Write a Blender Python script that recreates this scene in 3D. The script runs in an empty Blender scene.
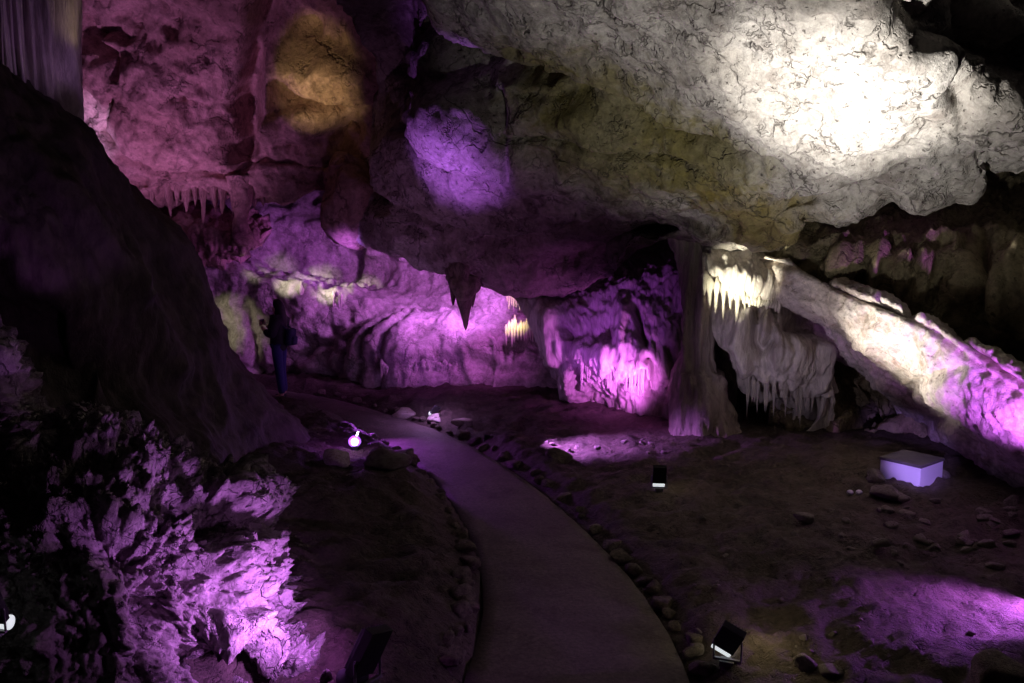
import bpy, bmesh, math, random
import numpy as np
from mathutils import Vector, Matrix, Quaternion

random.seed(7)
RNG = np.random.RandomState(11)
scene = bpy.context.scene
COL = scene.collection

# ------------------------------------------------------------------ camera
CAM = np.array([0.0, 0.0, 3.1])
PITCH = math.radians(8.0)
FPX = 882.0
cam_data = bpy.data.cameras.new('camera')
cam_data.sensor_width = 36.0
cam_data.lens = 36.0 * FPX / 1024.0
cam_data.clip_end = 200
cam = bpy.data.objects.new('camera', cam_data)
COL.objects.link(cam)
cam.location = CAM
cam.rotation_euler = (math.pi / 2 - PITCH, 0, 0)
scene.camera = cam

FW = np.array([0, math.cos(PITCH), -math.sin(PITCH)])
UP = np.array([0, math.sin(PITCH), math.cos(PITCH)])
RT = np.array([1.0, 0, 0])


def ray(px, py):
    px = np.asarray(px, float); py = np.asarray(py, float)
    return ((px - 512) / FPX)[..., None] * RT + (-(py - 341.5) / FPX)[..., None] * UP + FW


def P(px, py, d):
    """point of the place seen in direction (px, py) at horizontal distance d ahead"""
    r = ray(px, py)
    return CAM + r * (np.asarray(d, float) / r[..., 1])[..., None]


def G(px, py, z=0.0):
    r = ray(px, py)
    return CAM + r * ((z - CAM[2]) / r[..., 2])[..., None]


def V(p):
    return Vector([float(q) for q in p])


# ------------------------------------------------------------------ noise (numpy)
_perm = np.arange(256)
np.random.RandomState(3).shuffle(_perm)
_perm = np.concatenate([_perm, _perm, _perm])
_g = np.array([[1, 1, 0], [-1, 1, 0], [1, -1, 0], [-1, -1, 0], [1, 0, 1], [-1, 0, 1], [1, 0, -1], [-1, 0, -1],
               [0, 1, 1], [0, -1, 1], [0, 1, -1], [0, -1, -1]], float)


def pnoise(p):
    i = np.floor(p).astype(int)
    f = p - i
    i &= 255
    u = f * f * f * (f * (f * 6 - 15) + 10)

    def gr(ix, iy, iz, fx, fy, fz):
        h = _perm[_perm[_perm[ix & 255] + (iy & 255)] + (iz & 255)] % 12
        g = _g[h]
        return g[:, 0] * fx + g[:, 1] * fy + g[:, 2] * fz
    X, Y, Z = i[:, 0], i[:, 1], i[:, 2]
    x, y, z = f[:, 0], f[:, 1], f[:, 2]
    a = gr(X, Y, Z, x, y, z); b = gr(X + 1, Y, Z, x - 1, y, z)
    c = gr(X, Y + 1, Z, x, y - 1, z); d = gr(X + 1, Y + 1, Z, x - 1, y - 1, z)
    e = gr(X, Y, Z + 1, x, y, z - 1); f2 = gr(X + 1, Y, Z + 1, x - 1, y, z - 1)
    g2 = gr(X, Y + 1, Z + 1, x, y - 1, z - 1); h = gr(X + 1, Y + 1, Z + 1, x - 1, y - 1, z - 1)
    l1 = a + u[:, 0] * (b - a); l2 = c + u[:, 0] * (d - c)
    l3 = e + u[:, 0] * (f2 - e); l4 = g2 + u[:, 0] * (h - g2)
    m1 = l1 + u[:, 1] * (l2 - l1); m2 = l3 + u[:, 1] * (l4 - l3)
    return m1 + u[:, 2] * (m2 - m1)


def fbm(p, octv=4, gain=0.5, lac=2.03):
    s = np.zeros(len(p)); a = 1.0; q = p.copy()
    for k in range(octv):
        s += a * pnoise(q + 17.3 * k); a *= gain; q = q * lac
    return s


def ridged(p, octv=4, gain=0.5, lac=2.1):
    s = np.zeros(len(p)); a = 1.0; q = p.copy()
    for k in range(octv):
        s += a * (1 - 2.2 * np.abs(pnoise(q + 31.7 * k))); a *= gain; q = q * lac
    return s


def billow(p, octv=3, gain=0.5, lac=2.1):
    s = np.zeros(len(p)); a = 1.0; q = p.copy()
    for k in range(octv):
        s += a * (2.2 * np.abs(pnoise(q + 31.7 * k)) - .5); a *= gain; q = q * lac
    return s


# ------------------------------------------------------------------ mesh helpers
def mesh_obj(name, verts, faces, mat, parent=None, smooth=True):
    me = bpy.data.meshes.new(name)
    verts = np.asarray(verts, float)
    me.from_pydata(verts.tolist(), [], [tuple(int(i) for i in f) for f in faces])
    me.update()
    bm = bmesh.new(); bm.from_mesh(me)
    bmesh.ops.recalc_face_normals(bm, faces=bm.faces)
    bm.to_mesh(me); bm.free()
    if smooth:
        me.polygons.foreach_set('use_smooth', [True] * len(me.polygons))
    if mat:
        me.materials.append(mat)
    o = bpy.data.objects.new(name, me)
    COL.objects.link(o)
    if parent:
        o.parent = parent
    return o


def tag(o, label=None, cat=None, group=None, kind=None):
    if label: o['label'] = label
    if cat: o['category'] = cat
    if group: o['group'] = group
    if kind: o['kind'] = kind
    return o


def empty(name, loc=(0, 0, 0), rot=(0, 0, 0), sc=1.0):
    e = bpy.data.objects.new(name, None)
    e.empty_display_size = 0.1
    COL.objects.link(e)
    e.location = V(loc); e.rotation_euler = rot; e.scale = (sc, sc, sc)
    return e


def copy_tree(o, parent=None):
    c = o.copy(); COL.objects.link(c)
    if parent: c.parent = parent
    for ch in list(o.children):
        copy_tree(ch, c)
    return c


def crom(pts, t):
    """Catmull-Rom through rows pts (K, D) at t in [0, K-1]"""
    K = len(pts)
    ext = np.concatenate([[2 * pts[0] - pts[1]], pts, [2 * pts[-1] - pts[-2]]])
    i = np.clip(np.floor(t).astype(int), 0, K - 2)
    f = (t - i)
    sh = (-1,) + (1,) * (pts.ndim - 1)
    f = f.reshape(sh)
    p0, p1, p2, p3 = ext[i], ext[i + 1], ext[i + 2], ext[i + 3]
    return 0.5 * ((2 * p1) + (-p0 + p2) * f + (2 * p0 - 5 * p1 + 4 * p2 - p3) * f ** 2 + (-p0 + 3 * p1 - 3 * p2 + p3) * f ** 3)


def resample(row, n):
    row = np.asarray(row, float)
    if len(row) == 2:
        row = np.array([row[0], (row[0] + row[1]) / 2, row[1]])
    dense_t = np.linspace(0, len(row) - 1, 40 * len(row))
    d = crom(row, dense_t)
    seg = np.r_[0, np.cumsum(np.hypot(np.diff(d[:, 0]), np.diff(d[:, 1])))]
    s = np.linspace(0, seg[-1], n)
    return np.stack([np.interp(s, seg, d[:, k]) for k in range(d.shape[1])], 1)


def seg_dist(x, y, pl):
    """distance to a polyline and the signed side (positive = right-hand / below for a left-to-right line)"""
    best = np.full(x.shape, 1e9); sg = np.zeros(x.shape)
    for (x0, y0), (x1, y1) in zip(pl[:-1], pl[1:]):
        dx, dy = x1 - x0, y1 - y0
        t = np.clip(((x - x0) * dx + (y - y0) * dy) / (dx * dx + dy * dy + 1e-9), 0, 1)
        d = np.hypot(x - x0 - t * dx, y - y0 - t * dy)
        cr = dx * (y - y0) - dy * (x - x0)
        m = d < best
        best = np.where(m, d, best); sg = np.where(m, np.sign(cr), sg)
    return best, sg


def sheet(name, rows, mat, nu, nv, feats=(), noise=None, back=(0, .7, .25), parent=None, seed=0.0, jit=3.0):
    """A solid rock mass: a relief face lofted through outlines, displaced, with a rough closed back."""
    R = np.array([resample(r, nu) for r in rows])                  # (K, nu, 3)
    tv = np.linspace(0, len(rows) - 1, nv)
    S = crom(R, tv)                                                # (nv, nu, 3)
    px, py, d = S[..., 0], S[..., 1], S[..., 2]
    pos = P(px, py, d)
    du = np.gradient(pos, axis=1); dv = np.gradient(pos, axis=0)
    n = np.cross(du, dv)
    n /= (np.linalg.norm(n, axis=-1, keepdims=True) + 1e-9)
    view = pos - CAM
    flip = np.sum(n * view, -1, keepdims=True) > 0
    # keep one consistent side: the one most of the face turns to the viewer
    if flip.mean() > .5: n = -n
    flat = pos.reshape(-1, 3) + seed
    jx = fbm(flat * 2.2 + 5, 3).reshape(px.shape) * jit
    jy = fbm(flat * 2.2 + 45, 3).reshape(px.shape) * jit
    X, Y = px + jx, py + jy
    disp = np.zeros(px.shape)
    for f in feats:
        if f[0] == 'crack':
            dd, _ = seg_dist(X, Y, f[1]); disp -= f[3] * np.exp(-(dd / f[2]) ** 2)
        elif f[0] == 'ridge':
            dd, _ = seg_dist(X, Y, f[1]); disp += f[3] * np.exp(-(dd / f[2]) ** 2)
        elif f[0] == 'step':
            dd, sg = seg_dist(X, Y, f[1]); sd = dd * sg; soft = f[4] if len(f) > 4 else 1.6
            disp -= f[3] / (1 + np.exp(-np.clip(sd / soft, -30, 30))) * np.exp(-(np.clip(sd, 0, None) / f[2]) ** 1.3)
        elif f[0] == 'bump':
            (cx, cy), rx, ry, ang, amt = f[1:6]
            c, s = math.cos(math.radians(ang)), math.sin(math.radians(ang))
            ux = ((X - cx) * c + (Y - cy) * s) / rx; uy = (-(X - cx) * s + (Y - cy) * c) / ry
            disp += amt * np.exp(-(ux ** 2 + uy ** 2))
        elif f[0] == 'dome':
            (cx, cy), rx, ry, ang, amt = f[1:6]
            c, s = math.cos(math.radians(ang)), math.sin(math.radians(ang))
            ux = ((X - cx) * c + (Y - cy) * s) / rx; uy = (-(X - cx) * s + (Y - cy) * c) / ry
            disp += amt * np.sqrt(np.clip(1 - ux ** 2 - uy ** 2, 0, None))
    if noise:
        disp += noise(flat).reshape(px.shape)
    pos = pos + n * disp[..., None]
    nv_, nu_ = px.shape
    front = pos.reshape(-1, 3)
    bk = front + np.array(back)
    # coarse back: only the border is doubled, closed by a fan of strips
    verts = np.concatenate([front, bk])
    N = nv_ * nu_
    idx = np.arange(N).reshape(nv_, nu_)
    q = np.stack([idx[:-1, :-1], idx[:-1, 1:], idx[1:, 1:], idx[1:, :-1]], -1).reshape(-1, 4)
    faces = q.tolist()
    faces += (q[:, ::-1] + N).tolist()
    ring = np.concatenate([idx[0, :], idx[1:, -1], idx[-1, -2::-1], idx[-2:0:-1, 0]])
    nx = np.roll(ring, -1)
    faces += np.stack([ring, ring + N, nx + N, nx], -1).tolist()
    return mesh_obj(name, verts, faces, mat, parent)


def noise_rock(a=.25, b=.1, c=.03, sa=.7, sb=2.0, sc_=7.0, stretch=(1, 1, 1)):
    st = np.array(stretch)

    def f(p):
        q = p * st
        return a * fbm(q * sa, 3) + b * ridged(q * sb, 4) + c * billow(q * sc_, 3)
    return f


def noise_flow(a=.15, rib=.06, c=.015, freq=3.0):
    def f(p):
        q = p * np.array([1, 1, .12])
        return a * fbm(p * .8, 3) + rib * billow(q * freq, 3) + c * fbm(q * 16, 2) + .02 * ridged(p * 4, 3)
    return f


# ------------------------------------------------------------------ materials
def nodes_mat(name):
    m = bpy.data.materials.new(name); m.use_nodes = True
    nt = m.node_tree; nt.nodes.clear()
    return m, nt


def rock_mat(name, light, mid, dark, crack=.5, crack_scale=1.6, stretch=(1, 1, 1), bump=.6, rough=.8, pits=.5,
             stains_shade=(), fine=14.0, spec=.25, blot=1.0):
    m, nt = nodes_mat(name)
    N, L = nt.nodes.new, nt.links.new
    out = N('ShaderNodeOutputMaterial'); bs = N('ShaderNodeBsdfPrincipled')
    L(bs.outputs[0], out.inputs[0])
    bs.inputs['Roughness'].default_value = rough
    bs.inputs['Specular IOR Level'].default_value = spec
    tc = N('ShaderNodeTexCoord'); mp = N('ShaderNodeMapping'); mp.inputs['Scale'].default_value = stretch
    L(tc.outputs['Object'], mp.inputs[0])

    def noise(scale, detail=6, rough_=.6, dist=0.0):
        n = N('ShaderNodeTexNoise'); n.inputs['Scale'].default_value = scale
        n.inputs['Detail'].default_value = detail; n.inputs['Roughness'].default_value = rough_
        n.inputs['Distortion'].default_value = dist
        L(mp.outputs[0], n.inputs['Vector']); return n

    def ramp(src, p0, p1, c0=(0, 0, 0, 1), c1=(1, 1, 1, 1)):
        r = N('ShaderNodeValToRGB'); e = r.color_ramp.elements
        e[0].position = p0; e[1].position = p1; e[0].color = c0; e[1].color = c1
        L(src, r.inputs[0]); return r

    def mix(fac, a, b, mode='MIX'):
        x = N('ShaderNodeMix'); x.data_type = 'RGBA'; x.blend_type = mode
        for s, v in ((x.inputs['Factor'], fac), (x.inputs['A'], a), (x.inputs['B'], b)):
            if isinstance(v, (int, float)): s.default_value = v
            elif isinstance(v, tuple): s.default_value = v if len(v) == 4 else (*v, 1)
            else: L(v, s)
        return x.outputs['Result']

    def math_(op, a, b):
        x = N('ShaderNodeMath'); x.operation = op
        for s, v in zip(x.inputs, (a, b)):
            if isinstance(v, (int, float)): s.default_value = v
            else: L(v, s)
        return x.outputs[0]
    n1 = noise(.9 * blot, 5, .6); n2 = noise(3.3, 7, .65, .6); n3 = noise(fine, 6, .7)
    c = mix(ramp(n1.outputs['Fac'], .38, .62).outputs[0], light, mid)
    c = mix(math_('MULTIPLY', ramp(n2.outputs['Fac'], .5, .72).outputs[0], .8), c, dark)
    for (ctr, rad, colr, amt) in stains_shade:
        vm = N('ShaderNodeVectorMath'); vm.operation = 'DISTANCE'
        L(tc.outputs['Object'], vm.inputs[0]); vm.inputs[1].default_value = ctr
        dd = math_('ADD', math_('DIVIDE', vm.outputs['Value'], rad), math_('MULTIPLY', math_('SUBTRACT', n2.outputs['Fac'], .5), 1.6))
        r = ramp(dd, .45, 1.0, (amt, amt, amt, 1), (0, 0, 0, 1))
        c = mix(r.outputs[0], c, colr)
    # value grain
    g = ramp(n3.outputs['Fac'], .3, .7, (.55, .55, .55, 1), (1.15, 1.15, 1.15, 1))
    c = mix(1.0, c, g.outputs[0], 'MULTIPLY')
    # cracks: distorted voronoi edges, present only in patches
    wv = N('ShaderNodeVectorMath'); wv.operation = 'ADD'
    wn = noise(2.2, 4, .6)
    sc = N('ShaderNodeVectorMath'); sc.operation = 'SCALE'; sc.inputs['Scale'].default_value = .9
    L(wn.outputs['Color'], sc.inputs[0]); L(mp.outputs[0], wv.inputs[0]); L(sc.outputs[0], wv.inputs[1])
    vo = N('ShaderNodeTexVoronoi'); vo.feature = 'DISTANCE_TO_EDGE'; vo.inputs['Scale'].default_value = crack_scale
    L(wv.outputs[0], vo.inputs['Vector'])
    vo2 = N('ShaderNodeTexVoronoi'); vo2.feature = 'DISTANCE_TO_EDGE'; vo2.inputs['Scale'].default_value = crack_scale * 3.7
    L(wv.outputs[0], vo2.inputs['Vector'])
    k1 = ramp(vo.outputs['Distance'], .0, .035, (1, 1, 1, 1), (0, 0, 0, 1))
    k2 = ramp(vo2.outputs['Distance'], .0, .07, (1, 1, 1, 1), (0, 0, 0, 1))
    nm = noise(1.3, 3, .5); nm2 = noise(2.9, 3, .5)
    km = math_('MULTIPLY', k1.outputs[0], ramp(nm.outputs['Fac'], .42, .6).outputs[0])
    km2 = math_('MULTIPLY', k2.outputs[0], ramp(nm2.outputs['Fac'], .48, .68).outputs[0])
    pt = noise(fine * 1.1, 3, .55, .3)
    pits_ = ramp(pt.outputs['Fac'], .63, .72)
    ks = math_('MAXIMUM', km, km2)
    kt = math_('MAXIMUM', math_('MULTIPLY', ks, crack), math_('MULTIPLY', pits_.outputs[0], pits))
    c = mix(kt, c, tuple(x * .25 for x in dark))
    L(c, bs.inputs['Base Color'])
    h = math_('ADD', math_('MULTIPLY', n2.outputs['Fac'], .5), math_('MULTIPLY', n3.outputs['Fac'], .35))
    h = math_('SUBTRACT', h, math_('MULTIPLY', kt, .5))
    bp = N('ShaderNodeBump'); bp.inputs['Strength'].default_value = bump; bp.inputs['Distance'].default_value = .12
    L(h, bp.inputs['Height']); L(bp.outputs[0], bs.inputs['Normal'])
    return m


def plain_mat(name, col, rough=.5, metal=0.0, emit=None, estr=0.0, noise_amt=.15, scale=30.0):
    m, nt = nodes_mat(name)
    N, L = nt.nodes.new, nt.links.new
    out = N('ShaderNodeOutputMaterial'); bs = N('ShaderNodeBsdfPrincipled'); L(bs.outputs[0], out.inputs[0])
    n = N('ShaderNodeTexNoise'); n.inputs['Scale'].default_value = scale; n.inputs['Detail'].default_value = 4
    r = N('ShaderNodeValToRGB'); e = r.color_ramp.elements
    e[0].position = .3; e[1].position = .7
    e[0].color = (*[c * (1 - noise_amt) for c in col], 1); e[1].color = (*[min(1, c * (1 + noise_amt)) for c in col], 1)
    tc = N('ShaderNodeTexCoord'); L(tc.outputs['Object'], n.inputs['Vector'])
    L(n.outputs['Fac'], r.inputs[0]); L(r.outputs[0], bs.inputs['Base Color'])
    bp = N('ShaderNodeBump'); bp.inputs['Strength'].default_value = .15; bp.inputs['Distance'].default_value = .01
    L(n.outputs['Fac'], bp.inputs['Height']); L(bp.outputs[0], bs.inputs['Normal'])
    bs.inputs['Roughness'].default_value = rough; bs.inputs['Metallic'].default_value = metal
    if emit:
        bs.inputs['Emission Color'].default_value = (*emit, 1); bs.inputs['Emission Strength'].default_value = estr
    return m


OLIVE = (.20, .17, .045)
M = {}
M['ceiling'] = rock_mat('limestone_pale', (.60, .565, .52), (.45, .415, .37), (.21, .175, .15), crack=.8, crack_scale=1.1, pits=.75, bump=.7,
                        stains_shade=[(tuple(P(600, 140, 10.3)), 1.5, OLIVE, .8), (tuple(P(700, 165, 9.8)), 1.0, OLIVE, .8),
                                (tuple(P(755, 225, 10.2)), .9, (.26, .2, .05), .85), (tuple(P(540, 75, 10.6)), .9, OLIVE, .7),
                                (tuple(P(560, 270, 13)), 2.6, (.10, .075, .065), .9), (tuple(P(640, 262, 12.2)), 1.5, (.08, .06, .05), .9),  # dark tints paint the shade under the overhang and in its hollow
                                (tuple(P(375, 40, 12.5)), 1.6, (.07, .05, .045), .9)])  # dark tint paints the shade of the upper left crevice
M['pink'] = rock_mat('limestone_warm', (.60, .42, .36), (.44, .29, .24), (.16, .10, .08), crack=.7, crack_scale=.7, pits=.45)
M['wall'] = rock_mat('limestone_grey', (.58, .52, .48), (.40, .35, .32), (.14, .11, .09), crack=.45, crack_scale=.9, pits=.35)
M['dim'] = rock_mat('limestone_brown', (.22, .18, .14), (.14, .115, .09), (.05, .04, .035), crack=.7, crack_scale=1.2, pits=.5)
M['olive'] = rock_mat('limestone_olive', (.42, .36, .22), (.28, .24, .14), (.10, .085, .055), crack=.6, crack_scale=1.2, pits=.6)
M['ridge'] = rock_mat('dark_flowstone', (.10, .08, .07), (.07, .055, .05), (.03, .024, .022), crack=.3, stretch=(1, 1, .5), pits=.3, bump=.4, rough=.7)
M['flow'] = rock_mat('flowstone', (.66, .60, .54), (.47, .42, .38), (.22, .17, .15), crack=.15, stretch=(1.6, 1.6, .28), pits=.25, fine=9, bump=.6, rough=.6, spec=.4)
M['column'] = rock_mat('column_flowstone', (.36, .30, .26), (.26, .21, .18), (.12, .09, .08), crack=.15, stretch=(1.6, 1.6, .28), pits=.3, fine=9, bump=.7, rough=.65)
M['white'] = rock_mat('white_calcite', (.80, .76, .62), (.68, .62, .48), (.42, .36, .24), crack=.1, stretch=(2, 2, .4), pits=.2, fine=9, bump=.4, rough=.5, spec=.45)
M['slab'] = rock_mat('pale_slab', (.74, .68, .62), (.60, .52, .45), (.32, .22, .15), crack=.35, crack_scale=.9, pits=.5)
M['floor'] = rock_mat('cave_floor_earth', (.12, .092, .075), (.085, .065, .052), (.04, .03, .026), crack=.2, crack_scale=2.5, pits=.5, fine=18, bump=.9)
M['boulder'] = rock_mat('rough_boulder', (.44, .38, .38), (.28, .23, .23), (.08, .06, .06), crack=.6, crack_scale=2.2, pits=.8, fine=16, bump=1.0)
M['stone'] = rock_mat('loose_stone', (.30, .26, .23), (.2, .165, .145), (.08, .065, .055), crack=.3, crack_scale=4, pits=.4, fine=24)
M['path'] = rock_mat('worn_path', (.17, .14, .125), (.13, .105, .095), (.09, .07, .065), crack=.1, crack_scale=3, pits=.25, fine=30, bump=.35, rough=.75)
M['black'] = plain_mat('black_paint', (.012, .012, .014), .8)
M['glass_white'] = plain_mat('white_glass_glow', (.8, .82, .82), .3, emit=(.9, .97, 1.0), estr=.75)  # glow stands in for light reflected off the white end
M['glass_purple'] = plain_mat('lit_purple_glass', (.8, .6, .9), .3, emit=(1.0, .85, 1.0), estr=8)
M['halo_disc'] = plain_mat('purple_halo', (.5, .3, .8), .3, emit=(.42, .10, 1.0), estr=1.1)  # glow colour of the halo round the bulb, not a reflecting part
M['grey_metal'] = plain_mat('grey_metal', (.18, .18, .19), .5, .6)
M['crate'] = plain_mat('white_painted_steel', (.66, .64, .72), .5, noise_amt=.06, scale=6)
M['crate_top'] = plain_mat('shaded_lid', (.07, .06, .06), .8, noise_amt=.2, scale=12)  # box top coloured darker for the shade on it
M['skin'] = plain_mat('skin', (.55, .36, .28), .6)
M['hair'] = plain_mat('black_hair', (.012, .010, .010), .55)
M['jacket'] = plain_mat('dark_jacket', (.014, .014, .02), .8)
M['jeans'] = plain_mat('blue_jeans', (.035, .035, .16), .85)
M['shoe'] = plain_mat('dark_shoe', (.02, .02, .022), .6)
M['pack'] = plain_mat('navy_backpack', (.02, .025, .07), .75)
M['phone'] = plain_mat('dark_phone', (.02, .02, .02), .3)

# ------------------------------------------------------------------ setting: path and floor
PATH_R = [(250, 388), (300, 393), (345, 402), (390, 415), (430, 428), (470, 446), (520, 477), (570, 517), (620, 567), (660, 620), (690, 683), (712, 760), (735, 860)]
PATH_L = [(250, 394), (290, 405), (325, 417), (357, 430), (388, 446), (418, 466), (442, 490), (466, 527), (480, 570), (483, 612), (473, 655), (463, 690), (450, 860)]
gr = np.array([G(*p)[:2] for p in PATH_R]); gl = np.array([G(*p)[:2] for p in PATH_L])


def smooth_line(p, n):
    t = np.linspace(0, len(p) - 1, n)
    return crom(p, t)


PR = smooth_line(gr, 160); PL = smooth_line(gl, 160)
# path: a slightly crowned paved strip with thickness
cross = 13
pv = []
for k in range(160):
    for j in range(cross):
        t = j / (cross - 1)
        p = PL[k] * (1 - t) + PR[k] * t
        pv.append((p[0], p[1], .03 * math.sin(math.pi * t)))
pv = np.array(pv)
pv[:, 2] += .012 * fbm(np.c_[pv[:, :2], pv[:, 1] * 0] * 4, 3)
n0 = len(pv)
pv = np.concatenate([pv, pv - np.array([0, 0, .3])])
ix = np.arange(n0).reshape(160, cross)
q = np.stack([ix[:-1, :-1], ix[:-1, 1:], ix[1:, 1:], ix[1:, :-1]], -1).reshape(-1, 4)
ring = np.concatenate([ix[0, :], ix[1:, -1], ix[-1, -2::-1], ix[-2:0:-1, 0]]); nx_ = np.roll(ring, -1)
path = mesh_obj('path', pv, q.tolist() + (q[:, ::-1] + n0).tolist() + np.stack([ring, ring + n0, nx_ + n0, nx_], -1).tolist(), M['path'])
tag(path, 'narrow grey path curving from the foreground to the far wall', 'path', kind='structure')

# floor heightfield
fx = np.linspace(-9, 9.5, 330); fy = np.linspace(2.5, 20, 330)
FX, FY = np.meshgrid(fx, fy)


def path_side(x, y):
    """signed distance to the path strip: negative inside; side -1 left of it, +1 right of it"""
    dl, sl = seg_dist(x, y, PL[::4].tolist()); dr, sr = seg_dist(x, y, PR[::4].tolist())
    # both lines run from far to near; 'right hand' of far->near is picture-left
    return dl, sl, dr, sr


DL, SL, DR, SR = path_side(FX, FY)
poly = np.concatenate([PL, PR[::-1]])
inside = np.zeros(FX.shape, bool)
for (x0, y0), (x1, y1) in zip(poly, np.roll(poly, -1, 0)):
    c = ((y0 > FY) != (y1 > FY)) & (FX < (x1 - x0) * (FY - y0) / (y1 - y0 + 1e-12) + x0)
    inside ^= c
leftside = (~inside) & (DL < DR)
rightside = (~inside) & (DL >= DR)


def floor_h(x, y, dl, dr, ins, lef, rig):
    p3 = np.c_[x.ravel(), y.ravel(), 0 * x.ravel()]
    n = fbm(p3 * .6, 4).reshape(x.shape); r = ridged(p3 * 1.9 + 9, 4).reshape(x.shape); s = billow(p3 * 6.0, 3).reshape(x.shape)
    hr = np.clip(dr / .35, 0, 1) * (.10 + .10 * n + .05 * r + .025 * s) + .02 * np.clip(dr - 1, 0, 5) ** 1.2 - .06 * np.exp(-((dr - .1) / .12) ** 2)
    hl = np.clip(dl / .5, 0, 1) * (.26 + .16 * n + .06 * r + .03 * s) + .10 * np.clip(dl - .4, 0, 3)
    h = np.where(ins, -.14, np.where(lef, hl, hr))
    return h


FH = floor_h(FX, FY, DL, DR, inside, leftside, rightside)
fv = np.stack([FX.ravel(), FY.ravel(), FH.ravel()], 1)
nf = len(fv)
ix = np.arange(nf).reshape(330, 330)
q = np.stack([ix[:-1, :-1], ix[:-1, 1:], ix[1:, 1:], ix[1:, :-1]], -1).reshape(-1, 4)
bot = np.array([[-9, 2.5, -1.2], [9.5, 2.5, -1.2], [9.5, 20, -1.2], [-9, 20, -1.2]], float)
fverts = np.concatenate([fv, bot])
ff = q.tolist()
ff.append(list(ix[0, :]) + [nf + 1, nf]); ff.append(list(ix[:, -1]) + [nf + 2, nf + 1])
ff.append(list(ix[-1, ::-1]) + [nf + 3, nf + 2]); ff.append(list(ix[::-1, 0]) + [nf, nf + 3]); ff.append([nf, nf + 1, nf + 2, nf + 3])
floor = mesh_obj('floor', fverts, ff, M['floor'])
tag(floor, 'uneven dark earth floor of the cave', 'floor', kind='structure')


def ground_z(x, y):
    i = int(np.clip(round((x + 9) / 18.5 * 329), 0, 329)); j = int(np.clip(round((y - 2.5) / 17.5 * 329), 0, 329))
    return max(FH[j, i], -.02) if not inside[j, i] else 0.02


def on_ground(px, py):
    p = G(px, py)
    for _ in range(6):
        p = G(px, py, ground_z(p[0], p[1]))
    return p


# ------------------------------------------------------------------ setting: ceiling
K_LINE = [(405, 15), (455, 42), (505, 60), (560, 75), (605, 92), (632, 108), (648, 118), (680, 136), (730, 147)]
ceil_rows = [
    [(280, -130, 8.6), (420, -130, 7.6), (560, -130, 6.4), (720, -130, 5.6), (880, -130, 5.6), (985, -130, 7.3), (1210, -130, 8.6)],
    [(330, -10, 12.0), (430, 0, 10.6), (560, 0, 9.0), (720, 0, 7.6), (880, 0, 6.9), (945, 0, 7.5), (1000, 0, 8.8), (1210, 0, 9.4)],
    [(368, 90, 14.0), (402, 75, 12.9), (470, 50, 11.6), (560, 80, 10.4), (650, 118, 9.8), (730, 140, 9.2), (800, 120, 8.5), (900, 92, 7.9), (1000, 98, 7.9), (1210, 120, 7.9)],
    [(374, 165, 14.2), (404, 132, 12.7), (470, 150, 11.5), (560, 165, 11.1), (650, 185, 10.6), (720, 195, 10.2), (790, 185, 9.4), (860, 172, 8.9), (920, 160, 8.6), (975, 146, 8.5), (1024, 140, 8.4), (1210, 145, 8.3)],
    [(366, 205, 14.6), (405, 195, 13.2), (470, 215, 12.7), (560, 230, 12.3), (650, 230, 11.6), (700, 226, 11.0), (760, 222, 10.3), (795, 200, 9.8), (860, 195, 9.3), (930, 188, 9.1), (972, 176, 9.0), (984, 153, 8.7), (1030, 154, 8.6), (1210, 160, 8.5)],
    [(352, 232, 14.9), (376, 243, 14.3), (405, 252, 13.9), (450, 272, 13.5), (500, 285, 13.4), (545, 292, 13.3), (610, 290, 12.7), (660, 272, 12.0), (695, 250, 11.3), (740, 246, 10.8), (782, 238, 10.3), (796, 212, 10.0), (850, 212, 9.7), (905, 207, 9.5), (950, 204, 9.4), (974, 196, 9.3), (982, 158, 8.9), (1030, 162, 8.8), (1210, 170, 8.7)],
    [(345, 225, 15.8), (372, 235, 15.3), (450, 255, 14.7), (545, 270, 14.5), (660, 250, 13.2), (740, 235, 12.2), (790, 215, 11.6), (850, 200, 11.2), (950, 195, 11), (980, 160, 10.5), (1210, 165, 10)],
]
ceil_feats = [
    ('step', K_LINE, 16, .42),
    ('step', [(520, 92), (560, 92), (590, 100), (612, 118)], 9, .16),
    ('crack', [(507, 62), (504, 100), (505, 140), (508, 178)], 3.0, .10),
    ('crack', [(508, 139), (545, 141), (590, 148), (640, 158), (700, 172), (735, 190)], 2.6, .14),
    ('step', [(640, 118), (700, 140), (760, 152), (790, 168), (800, 185)], 10, .12),
    ('bump', (640, 262), 60, 26, -8, -.75),
    ('bump', (705, 238), 30, 14, 0, .12),
    ('bump', (560, 262), 60, 16, 8, -.3),
    ('step', [(330, 140), (372, 188), (400, 205), (440, 222), (500, 238), (545, 235), (600, 222)], 12, .25),
    ('crack', [(376, 190), (386, 212), (402, 226), (425, 232)], 3, .14),
    ('bump', (445, 118), 38, 34, 30, .35),
    ('step', [(430, 92), (448, 72), (470, 66), (500, 70)], 1.5, -.05),
    ('bump', (385, 45), 32, 60, 0, -.7),
    ('crack', [(395, 128), (440, 165), (500, 186)], 5, .12),
    ('step', [(1130, 140), (1024, 90), (985, 64), (940, 40), (895, 20), (868, -25)], 60, .3, 4),
    ('step', [(800, 192), (850, 187), (880, 173), (920, 163), (975, 150)], 20, .14, 3),
    ('crack', [(905, 30), (940, 34), (985, 31)], 2.4, .10),
    ('crack', [(808, 62), (820, 46)], 3, .06),
    ('bump', (955, 95), 12, 34, -20, -.12),
    ('bump', (890, 205), 18, 9, 0, -.2), ('bump', (950, 205), 24, 12, 0, -.15),
    ('bump', (500, 20), 60, 16, 18, .15),
    ('bump', (880, 50), 120, 50, 0, .15),
]
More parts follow.
